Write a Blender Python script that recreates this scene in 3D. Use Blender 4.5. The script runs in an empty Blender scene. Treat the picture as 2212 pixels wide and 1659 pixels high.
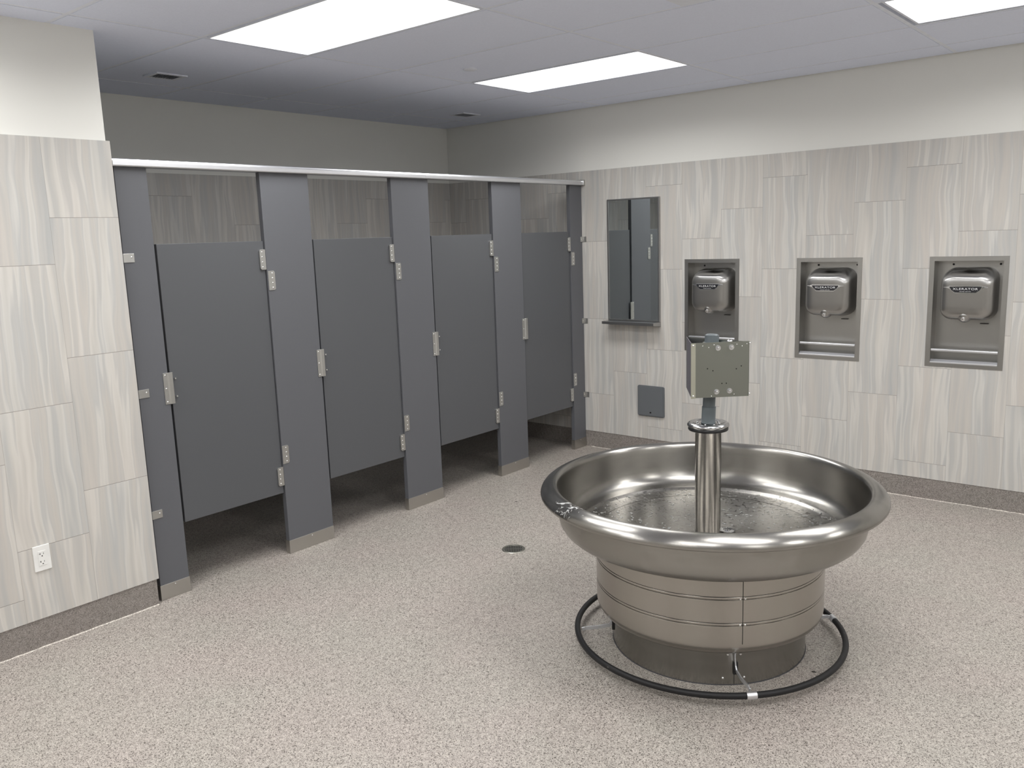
import bpy, bmesh, math, random
from mathutils import Vector, Matrix
random.seed(7)
S = bpy.context.scene
LAMP, SPREAD = 20.5, 162
COL = S.collection
ZC = 2.71          # ceiling height
PI = math.pi

# ------------------------------------------------------------------ camera
cam_d = bpy.data.cameras.new('camera')
cam = bpy.data.objects.new('camera', cam_d); COL.objects.link(cam)
yaw, pit, rol = 0.698533904, -0.173106016, -0.0348707269
f_px = 1820.25932
C0 = Vector((3.95551472, -5.65355260, 1.74717403))
fw = Vector((-math.sin(yaw)*math.cos(pit), math.cos(yaw)*math.cos(pit), math.sin(pit)))
r = Vector((math.cos(yaw), math.sin(yaw), 0)); u = r.cross(fw)
r2 = r*math.cos(rol)+u*math.sin(rol); u2 = -r*math.sin(rol)+u*math.cos(rol)
M = Matrix((( r2.x, u2.x, -fw.x, C0.x), (r2.y, u2.y, -fw.y, C0.y), (r2.z, u2.z, -fw.z, C0.z), (0,0,0,1)))
cam.matrix_world = M
cam_d.sensor_width = 36; cam_d.sensor_fit = 'HORIZONTAL'; cam_d.lens = f_px/2212*36
cam_d.clip_start = 0.02; cam_d.clip_end = 60
S.camera = cam

# ------------------------------------------------------------------ materials
def lin(c):
    return tuple((x/12.92 if x <= .04045 else ((x+.055)/1.055)**2.4) for x in c)
class NT:
    def __init__(s, name):
        s.m = bpy.data.materials.new(name); s.m.use_nodes = True
        s.t = s.m.node_tree; s.b = s.t.nodes['Principled BSDF']
    def n(s, ty, **k):
        x = s.t.nodes.new(ty)
        for a, v in k.items(): setattr(x, a, v)
        return x
    def l(s, a, b): s.t.links.new(a, b)
    def val(s, x, sock):
        if isinstance(x, (int, float)): sock.default_value = x
        else: s.l(x, sock)
    def math(s, op, a, b=0.0, c=None, clamp=False):
        x = s.n('ShaderNodeMath', operation=op); x.use_clamp = clamp
        s.val(a, x.inputs[0]); s.val(b, x.inputs[1])
        if c is not None: s.val(c, x.inputs[2])
        return x.outputs[0]
    def mix(s, f, a, b, bt='MIX'):
        x = s.n('ShaderNodeMix', data_type='RGBA', blend_type=bt)
        s.val(f, x.inputs[0])
        for v, i in ((a, 6), (b, 7)):
            if isinstance(v, tuple): x.inputs[i].default_value = (*v[:3], 1)
            else: s.l(v, x.inputs[i])
        return x.outputs[2]
    def ramp(s, f, stops):
        x = s.n('ShaderNodeValToRGB'); e = x.color_ramp.elements
        while len(e) < len(stops): e.new(.5)
        for i, (p, c) in enumerate(stops):
            e[i].position = p
            e[i].color = (*c, 1) if isinstance(c, tuple) else (c, c, c, 1)
        s.l(f, x.inputs[0]); return x.outputs[0]
    def noise(s, vec, sc, det=2, rough=.5, dist=0, dim='3D'):
        x = s.n('ShaderNodeTexNoise', noise_dimensions=dim)
        x.inputs['Scale'].default_value = sc; x.inputs['Detail'].default_value = det
        x.inputs['Roughness'].default_value = rough; x.inputs['Distortion'].default_value = dist
        if vec is not None: s.l(vec, x.inputs['Vector'])
        return x.outputs['Fac']
    def obj(s): return s.n('ShaderNodeTexCoord').outputs['Object']
    def pos(s): return s.n('ShaderNodeNewGeometry').outputs['Position']
    def sep(s, v):
        x = s.n('ShaderNodeSeparateXYZ'); s.l(v, x.inputs[0]); return x.outputs
    def comb(s, a, b, c):
        x = s.n('ShaderNodeCombineXYZ')
        for i, v in enumerate((a, b, c)): s.val(v, x.inputs[i])
        return x.outputs[0]
    def bump(s, h, st, d=.001):
        x = s.n('ShaderNodeBump'); x.inputs['Strength'].default_value = st; x.inputs['Distance'].default_value = d
        s.l(h, x.inputs['Height']); s.l(x.outputs[0], s.b.inputs['Normal'])
    def set(s, **k):
        for a, v in k.items():
            i = s.b.inputs[a.replace('_', ' ')]
            if isinstance(v, tuple): i.default_value = (*v[:3], 1)
            elif isinstance(v, (int, float)): i.default_value = v
            else: s.l(v, i)
        return s.m

def flat(name, c, rough=.5, metal=0, var=.04, sc=20, **k):
    t = NT(name); n = t.noise(t.obj(), sc, 3)
    f = t.ramp(n, [(.3, tuple(x*(1-var) for x in c)), (.7, tuple(min(1, x*(1+var)) for x in c))])
    return t.set(Base_Color=f, Roughness=rough, Metallic=metal, **k)

def m_paint(name, c):
    t = NT(name); p = t.pos(); n = t.noise(p, 260, 3); m = t.noise(p, 1.1, 2)
    col = t.mix(m, tuple(x*.985 for x in c), tuple(min(1, x*1.015) for x in c))
    t.bump(n, .08, .0006)
    return t.set(Base_Color=col, Roughness=.6, Specular_IOR_Level=.35)

def m_tile(name, axis, u0, seq):
    """300 x 600 upright porcelain tiles, staggered in thirds, veined along their length"""
    t = NT(name); p = t.pos(); x, y, z = t.sep(p)
    uu = x if axis == 'x' else y
    W, H = .3075, .6155
    a = t.math('DIVIDE', t.math('SUBTRACT', uu, u0), W)
    k = t.math('FLOOR', a); fu = t.math('FRACT', a)
    km = t.math('MODULO', t.math('ADD', k, 60.0), 3.0)
    i1 = t.math('COMPARE', km, 1.0, .1); i2 = t.math('COMPARE', km, 2.0, .1)
    off = t.math('ADD', seq[0], t.math('ADD', t.math('MULTIPLY', i1, seq[1]-seq[0]), t.math('MULTIPLY', i2, seq[2]-seq[0])))
    b = t.math('DIVIDE', t.math('SUBTRACT', z, off), H)
    row = t.math('FLOOR', b); fz = t.math('FRACT', b)
    du = t.math('MULTIPLY', t.math('MINIMUM', fu, t.math('SUBTRACT', 1.0, fu)), W)
    dz = t.math('MULTIPLY', t.math('MINIMUM', fz, t.math('SUBTRACT', 1.0, fz)), H)
    wn = t.n('ShaderNodeTexWhiteNoise', noise_dimensions='2D')
    t.l(t.comb(k, row, 0.0), wn.inputs['Vector']); rnd = wn.outputs['Value']
    o = t.math('MULTIPLY', rnd, 37.0)
    # slow sideways wander of the veins
    w1 = t.math('MULTIPLY', t.math('SUBTRACT', t.noise(t.comb(t.math('ADD', t.math('MULTIPLY', uu, 2.2), o), t.math('MULTIPLY', z, 2.0), o), 1.0, 2), .5), .07)
    w2 = t.math('MULTIPLY', t.math('SUBTRACT', t.noise(t.comb(t.math('MULTIPLY', uu, 10.0), t.math('MULTIPLY', z, 5.0), o), 1.0, 2), .5), .010)
    us = t.math('ADD', t.math('ADD', uu, w1), w2)
    n1 = t.noise(t.comb(t.math('ADD', t.math('MULTIPLY', us, 17.0), o), t.math('MULTIPLY', z, .7), o), 1.0, 2, .55)
    n2 = t.noise(t.comb(t.math('ADD', t.math('MULTIPLY', us, 60.0), o), t.math('MULTIPLY', z, 1.6), 3.0), 1.0, 2, .6)
    n3 = t.noise(t.comb(t.math('ADD', t.math('MULTIPLY', us, 9.0), o), t.math('MULTIPLY', z, .9), 9.0), 1.0, 1, .5)
    base = t.ramp(n1, [(.28, lin((.715, .722, .725))), (.42, lin((.80, .785, .765))), (.49, lin((.76, .762, .76))), (.535, lin((.87, .862, .845))), (.60, lin((.83, .82, .80))), (.66, lin((.75, .75, .745)))])
    tint = t.ramp(n3, [(.35, lin((.76, .765, .765))), (.55, lin((.80, .785, .765))), (.7, lin((.815, .79, .77)))])
    col = t.mix(1.0, t.mix(.38, base, tint), (.875, .868, .855), 'MULTIPLY')
    fine = t.ramp(n2, [(.3, (.965, .965, .965)), (.5, (1., 1., 1.)), (.68, (1.03, 1.03, 1.025))])
    col = t.mix(1.0, col, fine, 'MULTIPLY')
    g = t.math('MAXIMUM', t.math('LESS_THAN', dz, .0011), t.math('MULTIPLY', t.math('LESS_THAN', du, .0008), .55))
    col = t.mix(g, col, lin((.56, .54, .52)))
    hgt = t.math('MINIMUM', t.math('DIVIDE', t.math('MINIMUM', du, dz), .002), 1.0)
    t.bump(hgt, .35, .001)
    return t.set(Base_Color=col, Roughness=.42, Specular_IOR_Level=.4)

def m_flake(name, a, b, c, rough=.5, sc=1.0):
    t = NT(name); p = t.pos()
    v = t.n('ShaderNodeTexVoronoi'); v.inputs['Scale'].default_value = 330*sc; t.l(p, v.inputs['Vector'])
    rr = t.sep(v.outputs['Color'])[0]
    base = t.ramp(rr, [(.0, c), (.10, c), (.16, a), (.55, a), (.62, b), (.9, b), (.96, tuple(min(1, x*1.25) for x in b))])
    big = t.ramp(t.noise(p, 46, 4, .7), [(.3, (.86, .85, .84)), (.5, (1, 1, 1)), (.7, (1.1, 1.1, 1.1))])
    pat = t.ramp(t.noise(p, 2.2, 3), [(.35, (1.0, 1.0, .975)), (.65, (1.02, .985, .975))])
    col = t.mix(1.0, t.mix(1.0, base, big, 'MULTIPLY'), pat, 'MULTIPLY')
    t.bump(t.noise(p, 420, 3), .35, .0012)
    rg = t.ramp(t.noise(p, 30, 3), [(.3, rough-.08), (.7, rough+.1)])
    return t.set(Base_Color=col, Roughness=rg, Specular_IOR_Level=.45)

def m_steel(name, c=(.60, .585, .555), rough=.28, aniso=.75, rot=.25, brush=None, wet=False, stain=False):
    t = NT(name); o = t.obj(); x, y, z = t.sep(o)
    if aniso:
        tg = t.n('ShaderNodeTangent', direction_type='RADIAL', axis='Z')
        t.l(tg.outputs[0], t.b.inputs['Tangent'])
        t.b.inputs['Anisotropic'].default_value = aniso; t.b.inputs['Anisotropic Rotation'].default_value = rot
    if brush == 'ring':
        vec = t.comb(t.math('MULTIPLY', x, 2.0), t.math('MULTIPLY', y, 2.0), t.math('MULTIPLY', z, 420.0)); n = t.noise(vec, 1.0, 3)
    elif brush == 'flat':
        vec = t.comb(t.math('MULTIPLY', x, 8.0), t.math('MULTIPLY', y, 8.0), t.math('MULTIPLY', z, 500.0)); n = t.noise(vec, 1.0, 3)
    elif brush == 'up':
        vec = t.comb(t.math('MULTIPLY', x, 400.0), t.math('MULTIPLY', y, 400.0), t.math('MULTIPLY', z, 4.0)); n = t.noise(vec, 1.0, 3)
    else: n = t.noise(o, 3.5, 2)
    col = t.mix(n, tuple(v*.97 for v in c), tuple(min(1, v*1.03) for v in c))
    rg = t.math('ADD', t.math('MULTIPLY', t.math('SUBTRACT', n, .5), .04), rough)
    met = 1.0
    if wet:
        rad = t.math('SQRT', t.math('ADD', t.math('MULTIPLY', x, x), t.math('MULTIPLY', y, y)))
        d = t.noise(o, 62, 4, .6, .8)
        spots = t.math('MULTIPLY', t.ramp(d, [(.575, 0.0), (.61, 1.0)]), t.math('LESS_THAN', rad, .56))
        film = t.ramp(t.noise(o, 4, 3, .5, .5), [(.45, 0.0), (.55, 1.0)])
        col = t.mix(t.math('MULTIPLY', spots, .6), col, (.12, .115, .10))
        col = t.mix(t.math('MULTIPLY', film, .12), col, (.62, .61, .59))
        rg = t.math('ADD', rg, t.math('MULTIPLY', spots, -.12))
        inb = t.math('MULTIPLY', t.math('LESS_THAN', rad, .6), t.noise(o, 240, 3, .7))
        t.bump(inb, .22, .0014)
    if stain:
        # dried white splash on the rim, on one side of the bowl
        dx = t.math('SUBTRACT', x, stain[0]); dy = t.math('SUBTRACT', y, stain[1])
        dd = t.math('SQRT', t.math('ADD', t.math('MULTIPLY', dx, dx), t.math('MULTIPLY', dy, dy)))
        near = t.ramp(dd, [(.02, 1.0), (.115, 0.0)])
        sp = t.ramp(t.math('ADD', t.noise(o, 30, 5, .65, 1.2), t.math('MULTIPLY', near, .17)), [(.655, 0.0), (.70, 1.0)])
        sp = t.math('MULTIPLY', sp, t.math('MULTIPLY', t.math('GREATER_THAN', near, .01), t.math('GREATER_THAN', z, .664)))
        col = t.mix(t.math('MULTIPLY', sp, .65), col, (.60, .62, .62))
        met = t.math('SUBTRACT', 1.0, t.math('MULTIPLY', sp, .9))
        rg = t.math('ADD', rg, t.math('MULTIPLY', sp, .3))
    return t.set(Base_Color=col, Roughness=rg, Metallic=met)

def m_powder(name, c):
    t = NT(name); p = t.pos(); n = t.noise(p, 420, 2)
    col = t.mix(t.noise(p, 300, 2), tuple(x*.93 for x in c), tuple(x*1.07 for x in c))
    t.bump(n, .25, .0006)
    return t.set(Base_Color=col, Roughness=.42, Specular_IOR_Level=.5)

def m_emit(name, c, s):
    t = NT(name); t.set(Base_Color=(.9, .9, .9), Roughness=.5)
    n = t.noise(t.obj(), 90, 2); st = t.math('MULTIPLY', t.math('ADD', .98, t.math('MULTIPLY', n, .04)), s)
    t.b.inputs['Emission Color'].default_value = (*c, 1); t.l(st, t.b.inputs['Emission Strength'])
    return t.m

def m_rubber(name):
    t = NT(name); o = t.obj(); n = t.noise(o, 26, 5, .6)
    sc = t.ramp(n, [(.68, 0.0), (.72, 1.0)])
    col = t.mix(t.math('MULTIPLY', sc, .5), (.012, .012, .013), (.17, .155, .14))
    return t.set(Base_Color=col, Roughness=.5, Specular_IOR_Level=.35)

def m_ceil(name):
    t = NT(name); p = t.pos()
    n = t.noise(p, 130, 4, .7)
    col = t.ramp(n, [(.3, (.76, .805, .94)), (.6, (.80, .845, .98))])
    t.bump(n, .2, .001)
    return t.set(Base_Color=col, Roughness=.9, Specular_IOR_Level=.1)

MAT = {}
MAT['paint'] = m_paint('painted_wall', (.81, .81, .772))
MAT['tileR'] = m_tile('porcelain_tile_x', 'x', -.0275, (.455, .655, .235))
MAT['tileL'] = m_tile('porcelain_tile_y', 'y', -3.7575-.3075*20, (.465, .665, .245))
MAT['floor'] = m_flake('flake_floor', lin((.575, .555, .535)), lin((.675, .655, .63)), lin((.29, .27, .25)), .46)
MAT['base'] = m_flake('flake_base_shaded', lin((.50, .48, .465)), lin((.565, .545, .53)), lin((.38, .36, .35)), .55)  # same epoxy as the floor; shade of upright faces put into a darker colour
MAT['caulk'] = m_flake('cove_seam', lin((.74, .715, .69)), lin((.82, .80, .77)), lin((.58, .56, .54)), .5, .8)
MAT['ceil'] = m_ceil('ceiling_tile')
MAT['tbar'] = flat('grid_paint', (.79, .825, .92), .5)
MAT['gap'] = flat('shadow_gap', (.05, .05, .055), .9)
MAT['lens'] = m_emit('light_lens', (1.0, .995, .985), 2.6)
MAT['white'] = flat('white_paint_metal', (.76, .79, .87), .5)
MAT['grey'] = m_powder('grey_laminate', (.087, .091, .099))
MAT['greyp'] = m_powder('grey_laminate_pilaster', (.108, .112, .124))
MAT['alu'] = m_steel('anodised_rail', (.80, .81, .84), .36, 0)
MAT['plate'] = m_steel('satin_plate', (.58, .58, .565), .36, 0)
MAT['shoe'] = m_steel('satin_shoe', (.50, .485, .46), .36, 0)
MAT['screw'] = m_steel('bright_screw', (.85, .85, .85), .15, 0)
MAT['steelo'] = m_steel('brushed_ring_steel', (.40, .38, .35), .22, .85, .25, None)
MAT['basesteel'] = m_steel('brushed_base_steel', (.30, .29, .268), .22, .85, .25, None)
MAT['bowl'] = m_steel('bowl_steel', (.315, .305, .285), .25, .8, .25, None, wet=True, stain=(-0.273, -0.587))
MAT['tube'] = m_steel('column_steel', (.40, .38, .35), .2, .5, 0.0, None)
MAT['armz'] = m_steel('zinc_arm', (.78, .80, .84), .42, 0)
MAT['collar'] = m_steel('collar_metal', (.50, .50, .50), .16, 0)
MAT['chrome'] = m_steel('chrome', (.78, .79, .80), .10, 0)
MAT['galv'] = m_steel('galvanised_steel', (.30, .315, .285), .34, 0)
MAT['galv2'] = m_steel('zinc_edge_strip', (.60, .61, .52), .36, 0)
MAT['galv3'] = m_steel('zinc_side', (.33, .315, .37), .36, 0)
MAT['pipe'] = flat('grey_plastic_pipe', (.115, .135, .145), .4)
MAT['rubber'] = m_rubber('black_rubber')
MAT['black'] = flat('black_rubber_gasket', (.012, .012, .013), .35)
MAT['hole'] = flat('dark_hole', (.006, .006, .006), .8)
MAT['rec'] = m_steel('recess_steel', (.40, .395, .38), .34, 0)
MAT['dry'] = m_steel('dryer_cover_steel', (.44, .435, .425), .30, .85, 0.0)
MAT['logo'] = flat('logo_black', (.02, .02, .024), .25)
MAT['logow'] = flat('logo_white', (.75, .76, .78), .4)
MAT['mirror'] = m_steel('mirror_glass', (.74, .79, .79), .015, 0)
MAT['frame'] = m_steel('mirror_frame_steel', (.40, .40, .40), .3, 0, brush='up')
MAT['acc'] = m_powder('access_grey', (.125, .135, .145))
MAT['outlet'] = flat('white_plastic', (.78, .78, .76), .3)
MAT['drain'] = m_steel('drain_metal', (.42, .41, .36), .38, 0)
MAT['water'] = NT('water_drop').set(Base_Color=(.9, .92, .92), Roughness=.02, Transmission_Weight=.9, IOR=1.33)
MAT['chip'] = flat('dark_chip', (.03, .025, .022), .6)

# ------------------------------------------------------------------ mesh helpers
class MB:
    def __init__(s): s.bm = bmesh.new()
    def quad(s, *p):
        return s.bm.faces.new([s.bm.verts.new(Vector(q)) for q in p])
    def box(s, x0, x1, y0, y1, z0, z1, bev=0, seg=2):
        m = Matrix.Translation(((x0+x1)/2, (y0+y1)/2, (z0+z1)/2)) @ Matrix.Diagonal((x1-x0, y1-y0, z1-z0, 1))
        r = bmesh.ops.create_cube(s.bm, size=1, matrix=m)
        if bev:
            es = {e for v in r['verts'] for e in v.link_edges}
            bmesh.ops.bevel(s.bm, geom=list(es), offset=bev, segments=seg, affect='EDGES', profile=.6)
        return s
    def cyl(s, p0, p1, r0, r1=None, n=24, cap=True):
        p0, p1 = Vector(p0), Vector(p1); d = p1-p0; r1 = r0 if r1 is None else r1
        q = d.to_track_quat('Z', 'Y').to_matrix().to_4x4()
        m = Matrix.Translation((p0+p1)/2) @ q
        bmesh.ops.create_cone(s.bm, cap_ends=cap, segments=n, radius1=r0, radius2=r1, depth=d.length, matrix=m)
        return s
    def sph(s, p, r, sx=1, sy=1, sz=1, n=12):
        m = Matrix.Translation(p) @ Matrix.Diagonal((r*sx, r*sy, r*sz, 1))
        bmesh.ops.create_uvsphere(s.bm, u_segments=n, v_segments=max(6, n//2), radius=1, matrix=m); return s
    def lathe(s, prof, c=(0, 0), n=128, closed=False):
        rings = []
        for (rr, z) in prof:
            rings.append([s.bm.verts.new((c[0]+rr*math.cos(2*PI*i/n), c[1]+rr*math.sin(2*PI*i/n), z)) for i in range(n)])
        L = len(rings)
        for k in range(L if closed else L-1):
            a, b = rings[k], rings[(k+1) % L]
            for i in range(n):
                j = (i+1) % n
                s.bm.faces.new((a[i], a[j], b[j], b[i]))
        return s
    def prism(s, poly, fn, d0, d1):
        """poly in 2D, fn(a,b,d)->xyz"""
        A = [s.bm.verts.new(fn(a, b, d0)) for a, b in poly]; B = [s.bm.verts.new(fn(a, b, d1)) for a, b in poly]
        s.bm.faces.new(A); s.bm.faces.new(B[::-1]); n = len(poly)
        for i in range(n): s.bm.faces.new((A[i], B[i], B[(i+1) % n], A[(i+1) % n]))
        return s
    def tube(s, pts, rad, n=12, closed=False):
        pts = [Vector(p) for p in pts]; L = len(pts); rings = []
        for i, p in enumerate(pts):
            a = pts[(i-1) % L] if closed or i else pts[0]; b = pts[(i+1) % L] if closed or i < L-1 else pts[-1]
            d = (b-a).normalized(); up = Vector((0, 0, 1)) if abs(d.z) < .9 else Vector((0, 1, 0))
            e = d.cross(up).normalized(); g = d.cross(e)
            rings.append([s.bm.verts.new(p+rad*(math.cos(2*PI*k/n)*e+math.sin(2*PI*k/n)*g)) for k in range(n)])
        for k in range(L if closed else L-1):
            a, b = rings[k], rings[(k+1) % L]
            for i in range(n):
                j = (i+1) % n; s.bm.faces.new((a[i], a[j], b[j], b[i]))
        if not closed:
            s.bm.faces.new(rings[0][::-1]); s.bm.faces.new(rings[-1])
        return s
    def build(s, name, mat, parent=None, smooth=None, bevel=0, mats=None):
        off = Vector((0, 0, 0)); q = parent
        while q is not None: off += q.location; q = q.parent
        bmesh.ops.recalc_face_normals(s.bm, faces=s.bm.faces)
        for v in s.bm.verts: v.co -= off
        if smooth is not None:
            for f in s.bm.faces: f.smooth = True
            for e in s.bm.edges:
                if len(e.link_faces) == 2 and e.calc_face_angle(0) > math.radians(smooth): e.smooth = False
        me = bpy.data.meshes.new(name); s.bm.to_mesh(me); s.bm.free()
        me.materials.append(MAT[mat] if isinstance(mat, str) else mat)
        for m in mats or []: me.materials.append(MAT[m])
        o = bpy.data.objects.new(name, me); COL.objects.link(o)
        if parent: o.parent = parent
        if bevel:
            b = o.modifiers.new('bevel', 'BEVEL'); b.width = bevel; b.segments = 2; b.limit_method = 'ANGLE'; b.angle_limit = math.radians(40)
        return o

def tag(o, label, cat, group=None):
    o['label'] = label; o['category'] = cat
    if group: o['group'] = group
    return o
def thing(name, loc, label, cat, group=None):
    o = bpy.data.objects.new(name, None); COL.objects.link(o); o.location = loc; o.empty_display_size = .05
    return tag(o, label, cat, group)
def kids(o): return [c for c in bpy.data.objects if c.parent == o]
def copy_tree(o, parent=None):
    c = o.copy(); COL.objects.link(c); c.parent = parent
    for ch in kids(o): copy_tree(ch, c)
    return c
def st(o): o['kind'] = 'structure'; return o
def rrect(w, h, rad, n=6, cx=0, cy=0):
    P = []
    for (sx, sy, a0) in ((1, 1, 0), (-1, 1, 90), (-1, -1, 180), (1, -1, 270)):
        for k in range(n+1):
            a = math.radians(a0+90*k/n)
            P.append((cx+sx*(w/2-rad)+rad*math.cos(a), cy+sy*(h/2-rad)+rad*math.sin(a)))
    return P

# ------------------------------------------------------------------ the room
XB, YF, XE, YL = -1.46, -7.6, 6.3, -3.765      # back wall, front wall, east wall, end of the left stub wall
st(MB().box(XB-.1, XE+.1, YF-.1, .2, -.06, 0).build('floor', 'floor'))
ZT, ZB = 2.237, .135
DC = (1.131, 1.974, 2.803)                      # hand dryer centres along the right wall
HW, HZ0, HZ1 = .190, .885, 1.515                # niche half width, bottom, top
def holed(y, z0, z1, x0, x1, thick):
    m = MB(); xs = [x0]
    for c in DC: xs += [c-HW, c+HW]
    xs.append(x1)
    zs = sorted({z0, min(max(HZ0, z0), z1), min(max(HZ1, z0), z1), z1})
    for i in range(len(xs)-1):
        for j in range(len(zs)-1):
            inh = (i % 2 == 1) and zs[j] >= HZ0-1e-6 and zs[j+1] <= HZ1+1e-6
            if not inh:
                m.box(xs[i], xs[i+1], y, y+thick, zs[j], zs[j+1])
    bmesh.ops.remove_doubles(m.bm, verts=m.bm.verts, dist=1e-5)
    # drop the inner partitions between neighbouring cells
    seen = {}
    for f in list(m.bm.faces):
        k = tuple(round(v, 4) for v in f.calc_center_median()); seen.setdefault(k, []).append(f)
    dele = [f for fs in seen.values() if len(fs) > 1 for f in fs]
    bmesh.ops.delete(m.bm, geom=dele, context='FACES')
    return m
wr = st(holed(.010, 0, ZC+.05, XB-.1, XE+.1, .17).build('wall_right', 'paint'))
holed(0, ZB, ZT, XB, XE, .0098).build('tile_cladding', 'tileR', wr)
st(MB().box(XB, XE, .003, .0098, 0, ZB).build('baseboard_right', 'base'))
wb = st(MB().box(XB-.1, XB, YL-.3, .009, 0, ZC+.05).build('wall_back', 'paint'))
MB().box(XB, XB+.01, YL+.002, -.0005, ZB, ZT).build('tile_cladding', 'tileL', wb)
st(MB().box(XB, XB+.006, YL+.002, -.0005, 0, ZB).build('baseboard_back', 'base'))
wl = st(MB().box(XB, .024, YF-.1, YL-.012, 0, ZC+.05).build('wall_left', 'paint'))
tl = MB().box(.0242, .034, YF, YL+.002, ZB, ZT)
tl.box(XB+.011, .0242, YL-.0118, YL, ZB, ZT); tl.build('tile_cladding', 'tileL', wl)
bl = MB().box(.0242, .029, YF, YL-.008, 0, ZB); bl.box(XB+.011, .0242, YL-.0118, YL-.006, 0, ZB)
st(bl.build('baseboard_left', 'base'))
wf = st(MB().box(.024, XE+.1, YF-.1, YF, 0, ZC+.05).build('wall_front', 'paint'))
MB().box(.035, XE-.011, YF+.0002, YF+.01, ZB, ZT).build('tile_cladding', 'tileR', wf)
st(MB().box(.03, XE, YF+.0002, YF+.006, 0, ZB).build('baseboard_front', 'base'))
we = st(MB().box(XE, XE+.1, YF, .009, 0, ZC+.05).build('wall_side', 'paint'))
MB().box(XE-.01, XE-.0002, YF+.011, -.0005, ZB, ZT).build('tile_cladding', 'tileL', we)
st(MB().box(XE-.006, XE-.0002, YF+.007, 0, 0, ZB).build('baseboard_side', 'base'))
def seam(pts, name):
    """slightly ragged light seam where the cove meets the floor"""
    m = MB(); P = []
    for (a, b) in zip(pts[:-1], pts[1:]):
        a, b = Vector(a), Vector(b); n = max(2, int((b-a).length/.02))
        P += [a.lerp(b, i/n) for i in range(n)]
    P.append(Vector(pts[-1]))
    P = [p+Vector((0, 0, random.uniform(-.0012, .0012))) for p in P]
    m.tube(P, .0042, 6); return st(m.build(name, 'caulk', smooth=60))
seam([(.031, YF+.1, 0), (.031, YL-.01, 0)], 'trim_1')
seam([(.05, -.001, 0), (XE-.1, -.001, 0)], 'trim_2')

# ceiling with its exposed grid; panels sit 6 mm above the bars
LIGHTS = [(.827, -3.048), (.832, -1.212), (3.320, -1.255), (3.30, -3.05), (.83, -4.88), (3.30, -4.88), (5.66, -1.23), (5.66, -3.05), (5.66, -4.88), (3.3, -6.7), (.83, -6.7)]
st(MB().box(XB-.1, XE+.1, YF-.1, .2, ZC+.052, ZC+.1).build('ceiling', 'gap'))
ceil = bpy.data.objects['ceiling']
GX = [.215+1.23*k for k in range(-1, 6)]; GX = [x for x in GX if XB < x < XE]
GY = [-.31-.61*k for k in range(0, 12)]; GY = [y for y in GY if YF < y < 0]
def in_light(x, y):
    return any(abs(x-a) < .6 and abs(y-b) < .28 for a, b in LIGHTS)
xs = [XB]+sorted(GX)+[XE]; ys = sorted([YF]+GY+[0])
m = MB(); g = .0018
for i in range(len(xs)-1):
    for j in range(len(ys)-1):
        cx, cy = (xs[i]+xs[i+1])/2, (ys[j]+ys[j+1])/2
        if in_light(cx, cy): continue
        a, b, c, d = xs[i]+.0105+g, xs[i+1]-.0105-g, ys[j]+.0105+g, ys[j+1]-.0105-g
        m.box(a, b, c, d, ZC+.002, ZC+.016)
MB_panels = m.build('ceiling_panels', 'ceil', ceil)
m = MB()
for x in GX: m.box(x-.0115, x+.0115, YF, 0, ZC+.0035, ZC+.03)
for y in GY: m.box(XB, XE, y-.0115, y+.0115, ZC+.0036, ZC+.0301)
m.box(XB, XE, -.02, .0, ZC+.003, ZC+.03); m.box(XB, XB+.02, YL, 0, ZC+.003, ZC+.03)
m.box(.026, .044, YF, YL, ZC+.003, ZC+.03)
m.build('ceiling_grid', 'tbar', ceil)

# ------------------------------------------------------------------ ceiling lights
def light(loc, label):
    t = thing('ceiling_light', (loc[0], loc[1], ZC), label, 'ceiling light', 'recessed rectangular ceiling lights')
    return t
llab = ['large bright rectangular ceiling light nearest the left wall, cut by the top edge',
        'bright rectangular ceiling light seen whole, in front of the stall corner',
        'bright rectangular ceiling light at the top right corner, over the hand dryers',
        'rectangular ceiling light above the wash fountain, out of view',
        'rectangular ceiling light near the left wall, out of view behind the first',
        'rectangular ceiling light above the camera position, out of view',
        'rectangular ceiling light in the far right corner, out of view',
        'rectangular ceiling light along the unseen right side, middle of its row',
        'rectangular ceiling light along the unseen right side, rear of its row',
        'rectangular ceiling light behind the camera, middle of the rear row',
        'rectangular ceiling light behind the camera, left of the rear row']
t0 = light(LIGHTS[0], llab[0])
x0, y0 = LIGHTS[0]; hx, hy = .600, .279
m = MB()
for (a, b, c, d) in ((x0-hx-.012, x0-hx, y0-hy-.012, y0+hy+.012), (x0+hx, x0+hx+.012, y0-hy-.012, y0+hy+.012), (x0-hx, x0+hx, y0-hy-.012, y0-hy), (x0-hx, x0+hx, y0+hy, y0+hy+.012)):
    m.box(a, b, c, d, ZC+.001, ZC+.02)
m.build('light_frame', 'white', t0)
MB().box(x0-hx+.0005, x0+hx-.0005, y0-hy+.0005, y0+hy-.0005, ZC+.004, ZC+.010).build('diffuser', 'lens', t0)
ld = bpy.data.lights.new('lamp', 'AREA'); ld.shape = 'RECTANGLE'; ld.size = 2*hx-.01; ld.size_y = 2*hy-.01
ld.energy = LAMP; ld.color = (1.0, .992, .975); ld.spread = math.radians(SPREAD)
lo = bpy.data.objects.new('lamp', ld); COL.objects.link(lo); lo.parent = t0; lo.location = (0, 0, .0035)
for p, lb in list(zip(LIGHTS, llab))[1:]:
    c = copy_tree(t0); c.location = (p[0], p[1], ZC); c['label'] = lb

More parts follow.
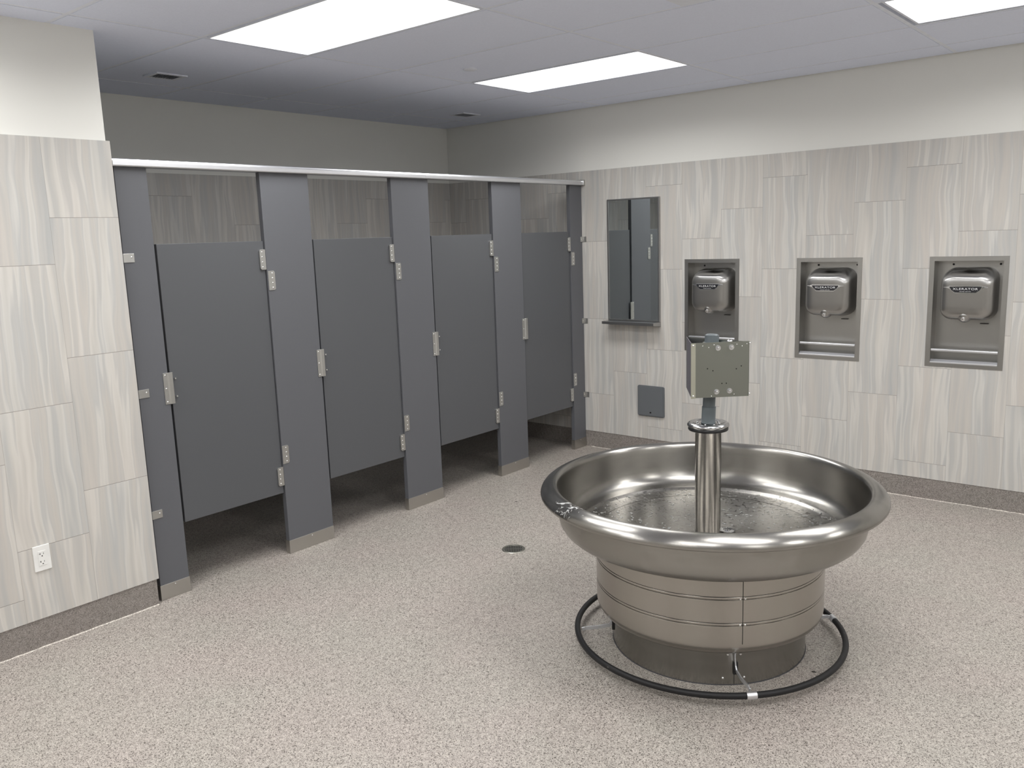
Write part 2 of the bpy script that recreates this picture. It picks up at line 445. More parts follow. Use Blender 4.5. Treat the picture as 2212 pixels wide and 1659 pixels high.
# supply vents in the ceiling above the stalls
def vent(x0, x1, y0, y1, label):
    t = thing('ceiling_vent', ((x0+x1)/2, (y0+y1)/2, ZC), label, 'ceiling vent', 'small vents in the ceiling over the stalls')
    m = MB(); w = .022
    for (a, b, c, d) in ((x0, x0+w, y0, y1), (x1-w, x1, y0, y1), (x0+w, x1-w, y0, y0+w), (x0+w, x1-w, y1-w, y1)):
        m.box(a, b, c, d, ZC-.006, ZC+.0015, .0015)
    m.build('vent_frame', 'white', t)
    MB().box(x0+w, x1-w, y0+w, y1-w, ZC+.0005, ZC+.0018).build('vent_back', 'hole', t)
    n = 9
    for k in range(n):
        yy = y0+w+(k+.5)*(y1-y0-2*w)/n
        mm = MB(); mm.prism([(-.004, -.0065), (-.0025, -.0065), (.006, .0), (.0045, .0)], lambda a, b, d: (d, yy+a, ZC+b), x0+w, x1-w)
        mm.build('louver', 'white', t)
    return t
vent(-.80, -.645, -3.13, -2.945, 'small louvered ceiling vent above the leftmost stall')
vent(-.81, -.655, -.635, -.435, 'small louvered ceiling vent near the far corner above the stalls')
m = MB(); m.lathe([(0.0001, ZC-.006), (.036, ZC-.006), (.041, ZC-.003), (.041, ZC+.0019)], (.525, -1.845), 48)
tag(m.build('sprinkler_cover', 'white', smooth=50), 'small round white cover disc on the ceiling between the two left ceiling lights', 'ceiling disc')
t = thing('ceiling_panel', (2.365, -2.46, ZC), 'square white metal panel in the ceiling grid, its corner at the top edge', 'ceiling panel')
MB().box(2.062, 2.66, -2.735, -2.163, ZC-.002, ZC+.0015, .001).build('panel_frame', 'white', t)
MB().box(2.09, 2.632, -2.707, -2.191, ZC-.012, ZC-.0021, .004).build('panel_plate', 'white', t)

# ------------------------------------------------------------------ toilet stalls
PIL = [(-3.743, -3.588), (-2.968, -2.656), (-2.036, -1.716), (-1.094, -.775), (-.162, -.004)]
DOOR = [(-3.572, -2.9715), (-2.640, -2.0395), (-1.699, -1.0975), (-.7615, -.1655)]
DX = -.010         # the doors hang slightly behind the pilaster faces
ZP, ZD0, ZD1 = 2.128, .363, 1.770
names = ['leftmost', 'second', 'third', 'fourth', 'last']
screw_me = None
def screw(parent, x, y, z, r=.0042, ax='x'):
    """a domed screw head; shares one mesh"""
    global screw_me
    off = Vector((0, 0, 0)); q = parent
    while q is not None: off += q.location; q = q.parent
    if screw_me is None:
        b = bmesh.new(); bmesh.ops.create_uvsphere(b, u_segments=12, v_segments=8, radius=1)
        for v in b.verts: v.co.x *= .55
        for f in b.faces: f.smooth = True
        screw_me = bpy.data.meshes.new('screw'); b.to_mesh(screw_me); b.free(); screw_me.materials.append(MAT['screw'])
    o = bpy.data.objects.new('screw', screw_me); COL.objects.link(o); o.parent = parent
    o.location = Vector((x, y, z))-off; o.scale = (r, r, r)
    if ax == 'y': o.rotation_euler = (0, 0, PI/2)
    return o
def plate(name, parent, y0, y1, z0, z1, n, th=.0035, side=0, x0=0, crown=False):
    m = MB()
    if crown:
        w = y1-y0
        prof = [(0, x0), (0, x0+th), (w*.45, x0+th), (w*.55, x0+th+.006), (w*.95, x0+th+.006), (w, x0+th+.003), (w, x0)]
        m.prism(prof, lambda a, b, d: (b, y0+a, d), z0, z1); o = m.build(name, 'plate', parent, bevel=.0007)
        ys = y0+w*.22
    else:
        P = []; h = z1-z0; w = y1-y0; c = .008
        # corners clipped on the outer side only
        if side < 0: P = [(0, c), (c*.4, c*.4), (c, 0), (w, 0), (w, h), (c, h), (c*.4, h-c*.4), (0, h-c)]
        else: P = [(0, 0), (w-c, 0), (w-c*.4, c*.4), (w, c), (w, h-c), (w-c*.4, h-c*.4), (w-c, h), (0, h)]
        m.prism(P, lambda a, b, d: (d, y0+a, z0+b), x0, x0+th); o = m.build(name, 'plate', parent, bevel=.0006)
        ys = (y0+y1)/2+side*.004
    for k in range(n):
        screw(o, x0+th+.0005, ys, z1-(z1-z0)*(k+.5)/n if not crown else z1-.012-(z1-z0-.024)*k/(n-1))
    return o
bl_lab = ['leftmost grey stall pilaster, beside the tiled left wall',
          'wide grey stall pilaster between the first and second doors from the left',
          'wide grey stall pilaster between the second and third doors from the left',
          'wide grey stall pilaster between the third and fourth doors from the left',
          'narrow grey stall pilaster at the far right, against the dryer wall']
dl = ['leftmost and largest-looking grey stall door, next to the left wall',
      'grey stall door second from the left',
      'grey stall door third from the left, between two wide pilasters',
      'rightmost grey stall door, nearest the mirror wall']
for i, (a, b) in enumerate(PIL):
    t = thing('stall_pilaster', (-.016, (a+b)/2, 0), bl_lab[i], 'stall pilaster', 'grey pilasters of the toilet stalls')
    MB().box(-.032, 0, a, b, .004, ZP).build('pilaster_panel', 'greyp', t, bevel=.0012)
    if i in (1, 2, 3):
        cc = (a+b)/2
        MB().box(XB+.012, -.0325, cc-.0125, cc+.0125, .32, 1.765).build('divider_panel', 'grey', t, bevel=.001)
    sh = MB(); sh.box(-.0345, .0025, a-.0025, b+.0025 if i < 4 else b+.001, 0.0008, .078)
    sh = sh.build('shoe', 'shoe', t, bevel=.001); sh['label'] = 'brushed steel floor shoe'
    screw(sh, .003, (a+b)/2, .066, .0035)
    if i > 0:       # hinge plates that stay with the pilaster
        plate('hinge_plate', t, a+.003, a+.046, 1.505, 1.609, 4, side=1)
        plate('hinge_plate', t, a-.001, a+.042, .531, .635, 4, side=1)
    if i < 4:       # strike plate over the gap
        q = plate('strike_plate', t, b-.027, b+.022 if i < 3 else b+.032, .986, 1.143, 3, crown=True); q['label'] = 'folded steel strike plate'
    if i == 0:
        for z in (1.709, 1.058, .448):
            q = MB().box(0, .004, a-.003, a+.05, z-.0205, z+.0205).build('wall_bracket', 'plate', t, bevel=.0006)
            screw(q, .0045, a+.036, z+.004)
    if i == 4:
        for z in (1.706, 1.050, .440):
            q = MB(); q.box(0, .004, b-.026, b, z-.0205, z+.0205); q.box(0, .040, b-.0005, b+.0032, z-.0205, z+.0205)
            q = q.build('wall_bracket', 'plate', t, bevel=.0005); screw(q, .0045, b-.014, z)
for i, (a, b) in enumerate(DOOR):
    t = thing('stall_door', (DX-.0125, b, ZD0), dl[i], 'stall door', 'grey doors of the toilet stalls')
    MB().box(DX-.0255, DX, a, b, ZD0, ZD1).build('door_panel', 'grey', t, bevel=.0015)
    plate('hinge_plate', t, b-.034, b+.001, 1.617, 1.725, 4, side=-1, x0=DX, th=.011)
    plate('hinge_plate', t, b-.036, b+.001, .409, .516, 4, side=-1, x0=DX, th=.011)
    if i < 3:
        for z in (1.108, 1.018):
            q = MB().cyl((DX-.001, a+.024, z), (DX+.007, a+.024, z), .005, .0045, 16).build('latch_bolt', 'screw', t, smooth=40)
    MB().cyl((-.06, a+.05, 1.06), (DX-.0256, a+.05, 1.06), .014, n=20).build('latch_knob', 'chrome', t, smooth=40)
# headrail
t = thing('headrail', (0, -1.88, 2.128), 'long bright aluminium headrail capping the grey stall fronts', 'rail')
prof = [(-.040, 2.1285), (-.040, 2.158), (-.034, 2.166), (.010, 2.166), (.020, 2.162), (.022, 2.155), (.030, 2.152), (.030, 2.133), (.026, 2.1285)]
for (a, b) in ((-3.759, -1.762), (-1.761, -.002)):
    m = MB(); m.prism(prof, lambda x, z, d: (x, d, z), a, b); m.build('rail_section', 'alu', t, bevel=.0008)
m = MB().box(-.046, .036, -.018, -.001, 2.1285, 2.170); m.build('rail_bracket', 'plate', t, bevel=.001)

# ------------------------------------------------------------------ mirror with shelf
t = thing('wall_mirror', (.481, 0, 1.065), 'tall framed mirror with a small shelf, on the tiled wall beside the stalls', 'mirror')
MX0, MX1, MZ0, MZ1 = .250, .712, 1.067, 2.004
m = MB(); w = .012
for (a, b, c, d) in ((MX0, MX0+w, MZ0, MZ1), (MX1-w, MX1, MZ0, MZ1), (MX0+w, MX1-w, MZ0, MZ0+w), (MX0+w, MX1-w, MZ1-w, MZ1)):
    m.box(a, b, -.020, -.0008, c, d)
m.build('mirror_frame', 'frame', t, bevel=.001)
MB().box(MX0+w, MX1-w, -.0165, -.004, MZ0+w, MZ1-w).build('mirror_glass', 'mirror', t)
m = MB(); m.box(MX0-.002, MX1+.001, -.110, -.0008, 1.062, 1.0655); m.box(MX0-.002, MX1+.001, -.112, -.1085, 1.045, 1.0655)
m.box(MX0-.002, MX1+.001, -.0038, -.0008, 1.03, 1.062)
for xx in (MX0-.002, MX1-.001): m.prism([(-.11, 1.045), (-.11, 1.062), (-.004, 1.062), (-.004, 1.032)], lambda a, b, d: (d, a, b), xx, xx+.002)
m.build('shelf', 'frame', t, bevel=.0006)

# ------------------------------------------------------------------ access panel
t = thing('access_panel', (.627, 0, .44), 'small square grey access panel low on the tiled wall below the mirror', 'access panel')
m = MB(); m.prism(rrect(.236, .244, .014, 5, .627, .441), lambda a, b, d: (a, d, b), -.012, -.0008); m.build('panel_frame', 'acc', t, bevel=.002)
m = MB(); m.prism(rrect(.222, .226, .010, 5, .627, .440), lambda a, b, d: (a, d, b), -.0165, -.0125); m.build('panel_door', 'acc', t, bevel=.0012)
m = MB().cyl((.627, -.0165, .352), (.627, -.0185, .352), .007, n=20).build('lock', 'hole', t, smooth=40)
m = MB(); m.prism([(.575, .319), (.585, .3225), (.625, .3215), (.632, .317), (.68, .318), (.68, .3155), (.575, .3155)], lambda a, b, d: (a, d, b), -.004, -.0008)
m.build('sealant', 'caulk', t)

# ------------------------------------------------------------------ hand dryers in recessed niches
def rbox(c):
    t = thing('dryer_recess', (c, 0, HZ0), '', 'recess box', 'stainless recess boxes around the hand dryers')
    FX, F0, F1 = .2145, .862, 1.538
    m = MB()
    for (a, b, z0, z1) in ((c-FX, c-.186, F0, F1), (c+.186, c+FX, F0, F1), (c-.186, c+.186, F0, .888), (c-.186, c+.186, 1.511, F1)):
        m.box(a, b, -.003, -.0006, z0, z1)
    bmesh.ops.remove_doubles(m.bm, verts=m.bm.verts, dist=1e-5)
    m.build('frame', 'rec', t)
    m = MB(); d = .092; a, b, z0, z1 = c-.186, c+.186, .888, 1.511
    m.quad((a, d, z0), (b, d, z0), (b, d, z1), (a, d, z1))
    m.quad((a, -.003, z0), (a, d, z0), (a, d, z1), (a, -.003, z1)); m.quad((b, -.003, z0), (b, d, z0), (b, d, z1), (b, -.003, z1))
    m.quad((a, -.003, z1), (b, -.003, z1), (b, d, z1), (a, d, z1)); m.quad((a, -.003, z0), (b, -.003, z0), (b, d, z0), (a, d, z0))
    bmesh.ops.remove_doubles(m.bm, verts=m.bm.verts, dist=1e-5)
    m.build('recess_liner', 'rec', t)
    for (zz, hh, nm) in ((.966, .007, 'drip_bar'),):
        m = MB(); m.box(c-.1855, c+.1855, -.002, .030, zz-.009, zz+.006, .005, 3); m.build(nm, 'alu', t, smooth=40)
    m = MB(); m.prism([(-.0035, .884), (-.0035, .892), (.014, .906), (.018, .906), (.018, .8885)], lambda a, b, d: (d, a, b), c-.1855, c+.1855); m.build('bottom_lip', 'alu', t, bevel=.001)
    for s in (-.10, .155):
        MB().cyl((c+s, .0915, 1.487), (c+s, .0885, 1.487), .006, n=16).build('mounting_hole', 'hole', t, smooth=40)
    return t
def dryer(c):
    t = thing('hand_dryer', (c+.006, .05, 1.15), '', 'hand dryer', 'chrome hand dryers on the tiled wall')
    X = c+.006; W, Hh = .298, .318; zc = 1.312
    m = MB(); n = 8; loops = []
    # (depth, side inset, top inset, bottom inset): the top slopes forward, the front is nearly flat
    prof = [(.088, 0, 0, 0), (.05, .0005, .003, .0005), (.0, .002, .014, .003), (-.030, .006, .027, .008), (-.046, .011, .036, .013), (-.058, .019, .044, .020), (-.066, .029, .052, .029), (-.0715, .043, .062, .042), (-.0745, .064, .078, .060), (-.0755, .10, .11, .10)]
    z0_, z1_ = zc-Hh/2, zc+Hh/2
    for (y, ins, it, ib) in prof:
        hh = (z1_-it)-(z0_+ib); cz = ((z1_-it)+(z0_+ib))/2
        P = rrect(W-2*ins, hh, max(.070-ins*.45, .02), n, X, cz)
        loops.append([m.bm.verts.new((a, y, b)) for (a, b) in P])
    for A, B in zip(loops[:-1], loops[1:]):
        N = len(A)
        for i in range(N): m.bm.faces.new((A[i], A[(i+1) % N], B[(i+1) % N], B[i]))
    m.bm.faces.new(loops[-1])
    o = m.build('cover', 'dry', t, smooth=45)
    sub = o.modifiers.new('s', 'SUBSURF'); sub.levels = 1; sub.render_levels = 2
    # outlet nozzle
    m = MB(); m.sph((X-.004, -.030, 1.187), .040, 1.05, 1.10, 1.08, 32); o = m.build('nozzle', 'dry', t, smooth=50)
    m = MB(); m.cyl((X-.004, -.066, 1.170), (X-.004, -.0735, 1.166), .0125, .0115, 24); m.build('sensor_ring', 'chrome', t, smooth=40)
    m = MB(); m.sph((X-.008, -.0735, 1.168), .0036, 1, .5, 1, 12); m.build('sensor', 'hole', t, smooth=60)
    # badge
    zt = 1.366; hw = .089
    def badge(g, y0, y1, mat, name):
        P = [(-hw+g, zt-g), (-hw+g*.9, zt-.010), (-hw+.012+g*.6, zt-.026), (-hw+.032+g*.2, zt-.043+g), (hw-.032-g*.2, zt-.043+g), (hw-.012-g*.6, zt-.026), (hw-g*.9, zt-.010), (hw-g, zt-g)]
        m = MB(); m.prism([(X+a, b) for a, b in P], lambda a, b, d: (a, d, b), y0, y1); return m.build(name, mat, t, bevel=.0006)
    rim = badge(0, -.0775, -.073, 'chrome', 'badge_rim'); badge(.0045, -.0782, -.0774, 'logo', 'badge')
    for s in (-1, 1):
        m = MB(); P = [(s*(hw-.002), zt-.002), (s*(hw+.012), zt-.0055), (s*(hw+.030), zt-.0075), (s*(hw+.030), zt-.0095), (s*(hw+.012), zt-.0115), (s*(hw-.002), zt-.018)]
        m.prism([(X+a, b) for a, b in P], lambda a, b, d: (a, d, b), -.0772, -.070); m.build('badge_wing', 'chrome', t, bevel=.0008)
    for (txt, size, zz, ex, nm) in (('XLERATOR', .0175, zt-.0235, 1.42, 'lettering'), ('HAND DRYER', .0060, zt-.035, 1.5, 'lettering')):
        cu = bpy.data.curves.new('txt', 'FONT'); cu.body = txt; cu.size = size; cu.align_x = 'CENTER'; cu.extrude = .0002; cu.offset = 0; cu.space_character = 1.12
        to = bpy.data.objects.new('txt', cu); COL.objects.link(to)
        dg = bpy.context.evaluated_depsgraph_get(); dg.update()
        me = bpy.data.meshes.new_from_object(to.evaluated_get(dg)); bpy.data.objects.remove(to)
        for v in me.vertices:
            a, b, c_ = v.co; v.co = (a*ex, -.0288-.1+c_-.05+.05+.0, b)
        for v in me.vertices: v.co.y = -.0783-.05+(-.0003 if v.co.y < -.1288 else 0)
        me.materials.clear(); me.materials.append(MAT['logow'])
        lo = bpy.data.objects.new(nm, me); COL.objects.link(lo); lo.parent = t; lo.location = (0, 0, zz-1.15)
    m = MB(); m.box(X+.06, X+.105, .07, .0885, 1.128, 1.131); m.build('label_strip', 'hole', t)
    return t
dlab = [('stainless hand dryer nearest the mirror, partly behind the square metal box', 'stainless recess box nearest the mirror, its foot hidden by the metal box'),
        ('middle stainless hand dryer of the three on the tiled wall', 'middle stainless recess box of the three on the tiled wall'),
        ('rightmost stainless hand dryer, nearest the right edge', 'rightmost stainless recess box, nearest the right edge')]
rb0 = rbox(DC[0]); hd0 = dryer(DC[0])
for i, c in enumerate(DC):
    rb = rb0 if i == 0 else copy_tree(rb0); hd = hd0 if i == 0 else copy_tree(hd0)
    rb.location.x = c; hd.location.x = c+.006
    hd['label'], rb['label'] = dlab[i]

# ------------------------------------------------------------------ wall outlet on the left wall
t = thing('wall_outlet', (.0342, -4.279, .355), 'white duplex power outlet low on the left tiled wall', 'power outlet')
m = MB(); m.prism(rrect(.071, .116, .003, 3, -4.279, .412), lambda a, b, d: (d, a, b), .0344, .0405); m.build('cover_plate', 'outlet', t, bevel=.002)
m = MB(); m.prism(rrect(.034, .067, .002, 3, -4.279, .412), lambda a, b, d: (d, a, b), .0405, .0420); m.build('receptacle', 'outlet', t, bevel=.0006)
for z in (.430, .394):
    m = MB(); yy = -4.279
    m.box(.0419, .0423, yy-.0085, yy-.0065, z-.001, z+.007); m.box(.0419, .0423, yy-.0125, yy-.0065, z+.002, z+.004)
    m.box(.0419, .0423, yy+.0055, yy+.0072, z-.001, z+.006); m.box(.0419, .0423, yy-.0025, yy+.0025, z-.010, z-.0055)
    m.build('socket_slots', 'hole', t)

# ------------------------------------------------------------------ floor drain
dx, dy = 1.010, -2.183
t = thing('floor_drain', (dx, dy, 0), 'small round slotted metal drain in the floor between stalls and fountain', 'floor drain')
m = MB(); m.lathe([(.052, .0008), (.053, .003), (.064, .003), (.067, .0004)], (dx, dy), 48); m.build('drain_rim', 'drain', t, smooth=40)
MB().cyl((dx, dy, .0003), (dx, dy, .0010), .0525, n=40).build('drain_cavity', 'hole', t)
m = MB(); ang = math.radians(38)
for k in range(-5, 6):
    o_ = k*.0095; h = math.sqrt(max(0, .052**2-o_**2))
    P = [(o_-.0022, -h), (o_+.0022, -h), (o_+.0022, h), (o_-.0022, h)]
    m.prism(P, lambda a, b, d: (dx+a*math.cos(ang)-b*math.sin(ang), dy+a*math.sin(ang)+b*math.cos(ang), d), .0011, .0028)
P = [(-.052, -.002), (.052, -.002), (.052, .002), (-.052, .002)]
m.prism(P, lambda a, b, d: (dx+a*math.cos(ang)-b*math.sin(ang), dy+a*math.sin(ang)+b*math.cos(ang), d), .0011, .0026)
m.build('grate', 'drain', t)

# ------------------------------------------------------------------ wash fountain
CX, CY = 2.372, -2.505
t = wf_ = thing('wash_fountain', (CX, CY, 0), 'large round stainless steel wash fountain with foot ring and bare metal box on its column', 'wash fountain')
c = (CX, CY)
# outer shell of bowl + rolled rim + inside, one closed revolved sheet
rim = [(.640, .662), (.665, .658), (.688, .656), (.698, .6565), (.7035, .6585), (.7065, .6625), (.7075, .668), (.7065, .6745), (.7035, .6815), (.6985, .6885), (.692, .6945), (.684, .7), (.675, .7045), (.666, .7075), (.658, .709), (.651, .709), (.645, .7075), (.640, .7045), (.636, .700), (.633, .694), (.631, .685)]
body = [(.30, .436), (.46, .436), (.467, .486), (.50, .4915), (.553, .493), (.575, .497), (.597, .507), (.615, .523), (.628, .545), (.635, .575), (.637, .61), (.637, .655)]
inner = [(.6285, .66), (.6265, .63), (.6245, .60), (.6215, .575), (.6165, .556), (.609, .5405), (.599, .529), (.588, .5205), (.577, .516), (.567, .5135), (.559, .5115), (.552, .5105), (.546, .508), (.538, .502), (.528, .498), (.50, .494), (.40, .485), (.25, .472), (.13, .462), (.05, .46)]
m = MB(); m.lathe(body+rim+inner, c, 160); m.build('bowl', 'bowl', t, smooth=50)
# pedestal skirt in three bands with recessed beads and a rounded lower edge
RP = .474
ped = [(RP-.006, .492)]
def band(z1, z0, P):
    P += [(RP-.0022, z1), (RP-.0006, z1-.0008), (RP, z1-.0025), (RP, z1-.006), (RP, z0+.006), (RP, z0+.0025), (RP-.0006, z0+.0008), (RP-.0022, z0), (RP-.005, z0-.0006)]
band(.4905, .3935, ped); ped += [(RP-.005, .3925), (RP-.0012, .3918), (RP-.0006, .3905), (RP-.0006, .3845), (RP-.0012, .3832), (RP-.005, .3825)]
band(.3815, .289, ped); ped += [(RP-.005, .288), (RP-.0012, .2873), (RP-.0006, .286), (RP-.0006, .280), (RP-.0012, .2787), (RP-.005, .278)]
ped += [(RP-.0022, .277), (RP-.0006, .2762), (RP, .2745), (RP, .27), (RP, .23)]
ped += [(RP-.036+.036*math.cos(math.radians(a)), .2-.046*math.sin(math.radians(a))) for a in range(0, 91, 9)]
ped += [(RP-.068, .154)]
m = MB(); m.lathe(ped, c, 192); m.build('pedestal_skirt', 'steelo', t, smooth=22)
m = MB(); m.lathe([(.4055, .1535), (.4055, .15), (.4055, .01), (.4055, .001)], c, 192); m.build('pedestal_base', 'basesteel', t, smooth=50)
m = MB(); m.lathe([(.406, .0003), (.4085, .0003), (.4075, .002), (.4058, .003)], c, 128); m.build('base_sealant', 'gap', t, smooth=50)
def on(ang, rr, z): return Vector((CX+rr*math.cos(math.radians(ang)), CY+rr*math.sin(math.radians(ang)), z))
# vertical panel joints (dark slots) on three sides
for k in range(3):
    a = -47.3+120*k
    m = MB(); da = .16
    def slab(a, r0, z0, z1, da):
        p = [on(a-da, r0, z0), on(a+da, r0, z0), on(a+da, r0, z1), on(a-da, r0, z1)]
        m.quad(*p)
    slab(a, RP+.0004, .158+.045, .491, .15)
    m.build('panel_joint', 'hole', t)
    m = MB(); slab(a-1.2, .4062, .004, .15, .12); m.build('panel_joint', 'hole', t)
    for z in (.385, .281):
        for s in (-1, 1):
            m = MB(); p = on(a+s*1.15, RP-.002, z); m.sph(p, .0045, n=10); m.build('rivet', 'screw', t, smooth=60)
    for (s, z, rr) in ((-3.6, .128, .006), (3.4, .128, .006), (-6.2, .030, .0055), (5.6, .030, .0055)):
        m = MB(); m.sph(on(a-1.2+s, .4055, z), rr, n=12); m.build('bolt_head', 'screw', t, smooth=60)
# foot ring
N = 144; RR = .5625; RZ = .045
m = MB(); m.tube([(CX+RR*math.cos(2*PI*i/N), CY+RR*math.sin(2*PI*i/N), RZ) for i in range(N)], .0125, 16, True)
m.build('foot_ring', 'rubber', t, smooth=60)['label'] = 'black rubber covered foot ring'
# three actuating arms with clamps
for k in range(3):
    a = (-46.6, 40.5, -139.0)[k] if k else -46.6
    a = [-46.6, 43.0, -139.5][k]
    m = MB(); pa = [on(a-2.2, .425, .150), on(a-2.2, .418, .142), on(a-2.0, .4115, .12), on(a-1.6, .411, .085), on(a-1.3, .420, .066), on(a-.8, .47, .060), on(a, .53, .060), on(a, .545, .056)]
    Pw = []
    rad = Vector((math.cos(math.radians(a)), math.sin(math.radians(a)), 0)); tan = Vector((-rad.y, rad.x, 0))
    for i in range(len(pa)-1):
        p, q = pa[i], pa[i+1]; d = (q-p).normalized(); nrm = d.cross(tan).normalized()
        w, h = .0028, .0075
        vs = [m.bm.verts.new(e+sx*w*tan+sy*h*nrm) for e in (p, q) for sx, sy in ((-1, -1), (1, -1), (1, 1), (-1, 1))]
        m.bm.faces.new(vs[:4]); m.bm.faces.new(vs[4:][::-1])
        for j in range(4): m.bm.faces.new((vs[j], vs[4+j], vs[4+(j+1) % 4], vs[(j+1) % 4]))
    m.build('ring_arm', 'armz', t, bevel=.0008)
    if k != 2:
        m = MB(); m.tube([on(a+s, RR, RZ) for s in (-1.9, -.95, 0, .95, 1.9)], .0150, 20); m.build('ring_clamp', 'alu', t, smooth=40)
    m = MB(); p = on(a-1.35, .4065, .072); q_ = m
    for (s, zz, ww, hh) in ((0, .072, .0095, .026),):
        Mx = Matrix.Translation(p) @ Matrix.Rotation(math.radians(a), 4, 'Z') @ Matrix.Diagonal((.014, ww*2, hh*2, 1))
        bmesh.ops.create_cube(m.bm, size=1, matrix=Mx)
    m.build('arm_gasket', 'black', t, bevel=.002)
# centre column
m = MB(); m.lathe([(.058, .460), (.0535, .464), (.0535, .921), (.056, .924)], c, 64); m.build('column', 'tube', t, smooth=45)
m = MB()
P = [(.050, .922), (.062, .922), (.070, .923), (.0775, .926)]; m.lathe(P, c, 64)
m.build('collar_flange', 'collar', t, smooth=50)
m = MB(); m.lathe([(.066, .9262), (.0805, .9262), (.0825, .9292), (.0825, .9362), (.0805, .9388), (.066, .9388)], c, 64); m.build('collar_gasket', 'black', t, smooth=50)
m = MB(); m.lathe([(.066, .9390), (.081, .9390), (.0855, .9430), (.0865, .948), (.0845, .9535), (.079, .9575), (.071, .959), (.060, .957), (.052, .954), (.030, .9535)], c, 64); m.build('collar_cap', 'collar', t, smooth=60)
for k in range(8):
    a = k*45+12; m = MB(); m.sph((CX+.046*math.cos(math.radians(a)), CY+.046*math.sin(math.radians(a)), .9555), .0045, 1, 1, .6, 10); m.build('collar_screw', 'collar', t, smooth=60)
# slightly leaning plastic supply pipe
r_ = Vector((r2.x, r2.y, 0)).normalized()
def lean(z): return Vector((CX, CY, z)) + r_*((z-.95)/.37*.0135)
m = MB().cyl(lean(.954), lean(1.024), .0285, .0285, 32); m.build('pipe_coupling', 'pipe', t, smooth=40)
m = MB().cyl(lean(1.0242), lean(1.302), .0255, .0255, 32); m.build('supply_pipe', 'pipe', t, smooth=40)
m = MB().cyl(lean(1.2785), lean(1.322), .0292, .0285, 32); m.cyl(lean(1.3222), lean(1.326), .0262, .022, 32); m.build('pipe_cap', 'pipe', t, smooth=40)
# triangular sheet metal box round the pipe
BL = Vector((2.248, -2.462, 0)); FL = Vector((2.368, -2.648, 0)); FR = Vector((2.541, -2.489, 0))
BZ0, BZ1 = 1.082, 1.305
fd = (FR-FL).normalized(); fn = Vector((fd.y, -fd.x, 0))
FL2 = FL+fd*.030
def sheet(A, B, z0a, z1a, z0b, z1b, th=.0016):
    m = MB(); d = (B-A).normalized(); n = Vector((d.y, -d.x, 0))*th
    v = [A+Vector((0, 0, z0a)), B+Vector((0, 0, z0b)), B+Vector((0, 0, z1b)), A+Vector((0, 0, z1a))]
    w = [p-n for p in v]
    V = [m.bm.verts.new(p) for p in v]; Wv = [m.bm.verts.new(p) for p in w]
    m.bm.faces.new(V); m.bm.faces.new(Wv[::-1])
    for i in range(4): m.bm.faces.new((V[i], Wv[i], Wv[(i+1) % 4], V[(i+1) % 4]))
    return m
front = sheet(FL, FR, BZ0, BZ1, BZ0, BZ1).build('control_box', 'galv', t); front['label'] = 'bare zinc metal box open at the top'
sheet(BL, FL+fd*.0005, BZ0+.004, BZ1, BZ0+.001, BZ1-.001).build('side_panel', 'galv3', front)
sheet(FR-fd*.001, BL, BZ0+.002, BZ1-.002, BZ0+.004, BZ1-.001).build('rear_panel', 'galv', front)
sheet(FL+fn*.0022-fd*.001, FL+fd*.0175+fn*.0022, BZ0-.002, BZ1-.002, BZ0-.002, BZ1-.002).build('edge_flange', 'galv2', front)
def onf(s, z, o=0): return FL+fd*s+fn*(.0012+o)+Vector((0, 0, z))
L = (FR-FL).length
# clamp bolts: two pairs
for (s, z) in ((.108, 1.282), (.162, 1.283), (.103, 1.105), (.156, 1.107)):
    m = MB(); p = onf(s, z)
    m.cyl(p-fn*.001, p+fn*.002, .011, n=24); m.cyl(p+fn*.002, p+fn*.008, .0085, .0085, 6); m.cyl(p+fn*.008, p+fn*.014, .0045, .004, 12)
    m.build('clamp_bolt', 'chrome', front, smooth=30)
for (s, z) in ((.008, 1.295), (.008, 1.091)):
    m = MB(); m.sph(onf(s, z, .002), .0042, n=12); m.build('rivet', 'screw', front, smooth=60)
for (s, z) in ((.046, 1.292), (.071, 1.285), (.092, 1.295), (.184, 1.294), (.206, 1.286), (.225, 1.294), (.083, 1.088), (.175, 1.092)):
    m = MB(); m.sph(onf(s, z, -.0004), .0022, n=8); m.build('small_rivet', 'screw', front, smooth=60)
for (s, z) in ((.066, 1.200), (.088, 1.191), (.183, 1.195), (.203, 1.206), (.125, 1.138), (.143, 1.138)):
    m = MB(); m.cyl(onf(s, z, -.0006), onf(s, z, .0002), .0024, n=12); m.build('punched_hole', 'hole', front)
for z in (1.297, 1.092):
    m = MB(); m.sph(FR+Vector((.002, .001, z)), .0035, n=8); m.build('rivet', 'screw', front, smooth=60)
# U-clamp round the pipe inside the box
for z in (1.289,):
    m = MB(); pc = lean(z); m.tube([pc+Vector((math.cos(a_)*.034, math.sin(a_)*.034, 0)) for a_ in [2*PI*i/24 for i in range(24)]], .0042, 8, True); m.build('pipe_clamp', 'chrome', front, smooth=60)
m = MB(); m.sph(FL+fd*.165-fn*.03+Vector((0, 0, 1.303)), .012, 1, 1, .6, 16); m.build('clamp_nut', 'chrome', front, smooth=60)
# strainer behind the column
d_ = fw+r2*((1571-1106)/f_px)+u2*((829.5-1146)/f_px); d_ = C0+d_*((.464-C0.z)/d_.z); dc = (d_.x, d_.y)
m = MB(); m.lathe([(.0001, .4705), (.022, .470), (.026, .4685), (.033, .4685), (.0335, .466), (.030, .462)], dc, 40); m.build('strainer', 'chrome', t, smooth=40)
m = MB()
for rr, n_ in ((0.0001, 1), (.0075, 6), (.015, 12)):
    for k in range(n_):
        a = 2*PI*k/n_; m.cyl((dc[0]+rr*math.cos(a), dc[1]+rr*math.sin(a), .4706), (dc[0]+rr*math.cos(a), dc[1]+rr*math.sin(a), .4710), .0024, n=8)
m.build('strainer_holes', 'hole', t)['kind'] = 'stuff'
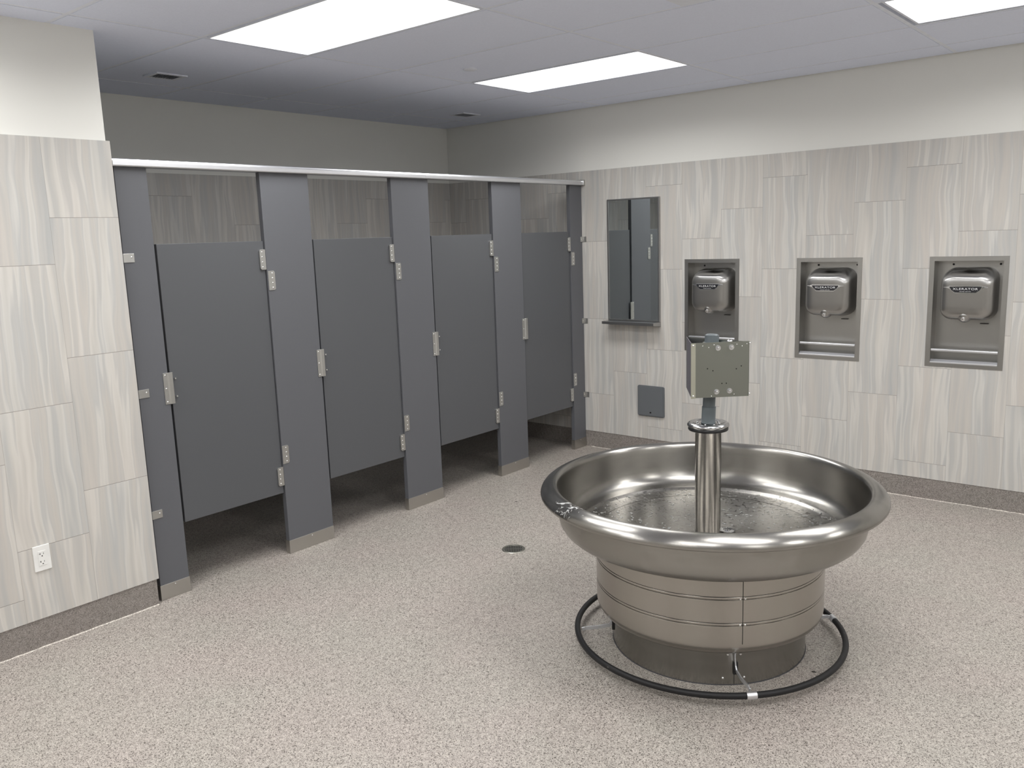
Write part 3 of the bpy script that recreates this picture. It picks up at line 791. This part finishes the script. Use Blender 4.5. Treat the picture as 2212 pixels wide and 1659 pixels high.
# water beads left on the bowl floor: low domes
random.seed(3); V = []; Fc = []
def zin(rr):
    for (ra, za), (rb_, zb_) in zip(inner[:-1], inner[1:]):
        if rb_ <= rr <= ra: return zb_+(za-zb_)*(rr-rb_)/(ra-rb_)
    return .46
for k in range(900):
    a = random.uniform(0, 2*PI); rr = .10+.46*math.sqrt(random.random()); z = zin(rr)+.0003
    sz = random.choice((.0016, .002, .0026, .0032, .0044)); ax, ay = random.uniform(.8, 2.4), random.uniform(.8, 1.7); n0 = len(V)
    px_, py_ = rr*math.cos(a), rr*math.sin(a)
    for lv, (q, h) in enumerate(((1, 0), (.75, .28), (.35, .42))):
        for i in range(10):
            b = 2*PI*i/10; V.append((px_+sz*ax*q*math.cos(b), py_+sz*ay*q*math.sin(b), z+sz*h))
    for lv in (0, 1):
        for i in range(10): Fc.append((n0+lv*10+i, n0+lv*10+(i+1) % 10, n0+lv*10+10+(i+1) % 10, n0+lv*10+10+i))
    Fc.append(tuple(n0+20+i for i in range(10)))
me = bpy.data.meshes.new('water_drops'); me.from_pydata(V, [], Fc); me.materials.append(MAT['water'])
for f in me.polygons: f.use_smooth = True
wd = bpy.data.objects.new('water_drops', me); COL.objects.link(wd); wd.parent = t; wd['kind'] = 'stuff'

# ------------------------------------------------------------------ crumbs on the floor
def crumb(x, y, pts, label):
    m = MB(); m.prism([(x+a, y+b) for a, b in pts], lambda a, b, d: (a, b, d), .0003, .0022)
    tag(m.build('debris_chip', 'chip'), label, 'debris')
def px_floor(px, py):
    d = fw+r2*((px-1106)/f_px)+u2*((829.5-py)/f_px); k = -C0.z/d.z; return C0+d*k
p = px_floor(1758, 1452); crumb(p.x, p.y, [(-.008, -.003), (.0, -.004), (.009, .002), (.003, .005), (-.006, .003)], 'tiny dark chip on the floor inside the foot ring')
p = px_floor(1115, 1084); crumb(p.x, p.y, [(-.010, -.002), (.002, -.004), (.010, .001), (.009, .003), (.0, -.001), (-.009, .001)], 'tiny dark curl on the floor between the stalls and the fountain')

# ------------------------------------------------------------------ world + view
w = bpy.data.worlds.new('world'); S.world = w; w.use_nodes = True
w.node_tree.nodes['Background'].inputs[0].default_value = (0, 0, 0, 1)
S.view_settings.view_transform = 'Standard'; S.view_settings.look = 'None'
S.view_settings.exposure = 0.0; S.view_settings.gamma = 1; S.view_settings.use_curve_mapping = False
S.cycles.max_bounces = 10; S.cycles.diffuse_bounces = 6; S.cycles.glossy_bounces = 6
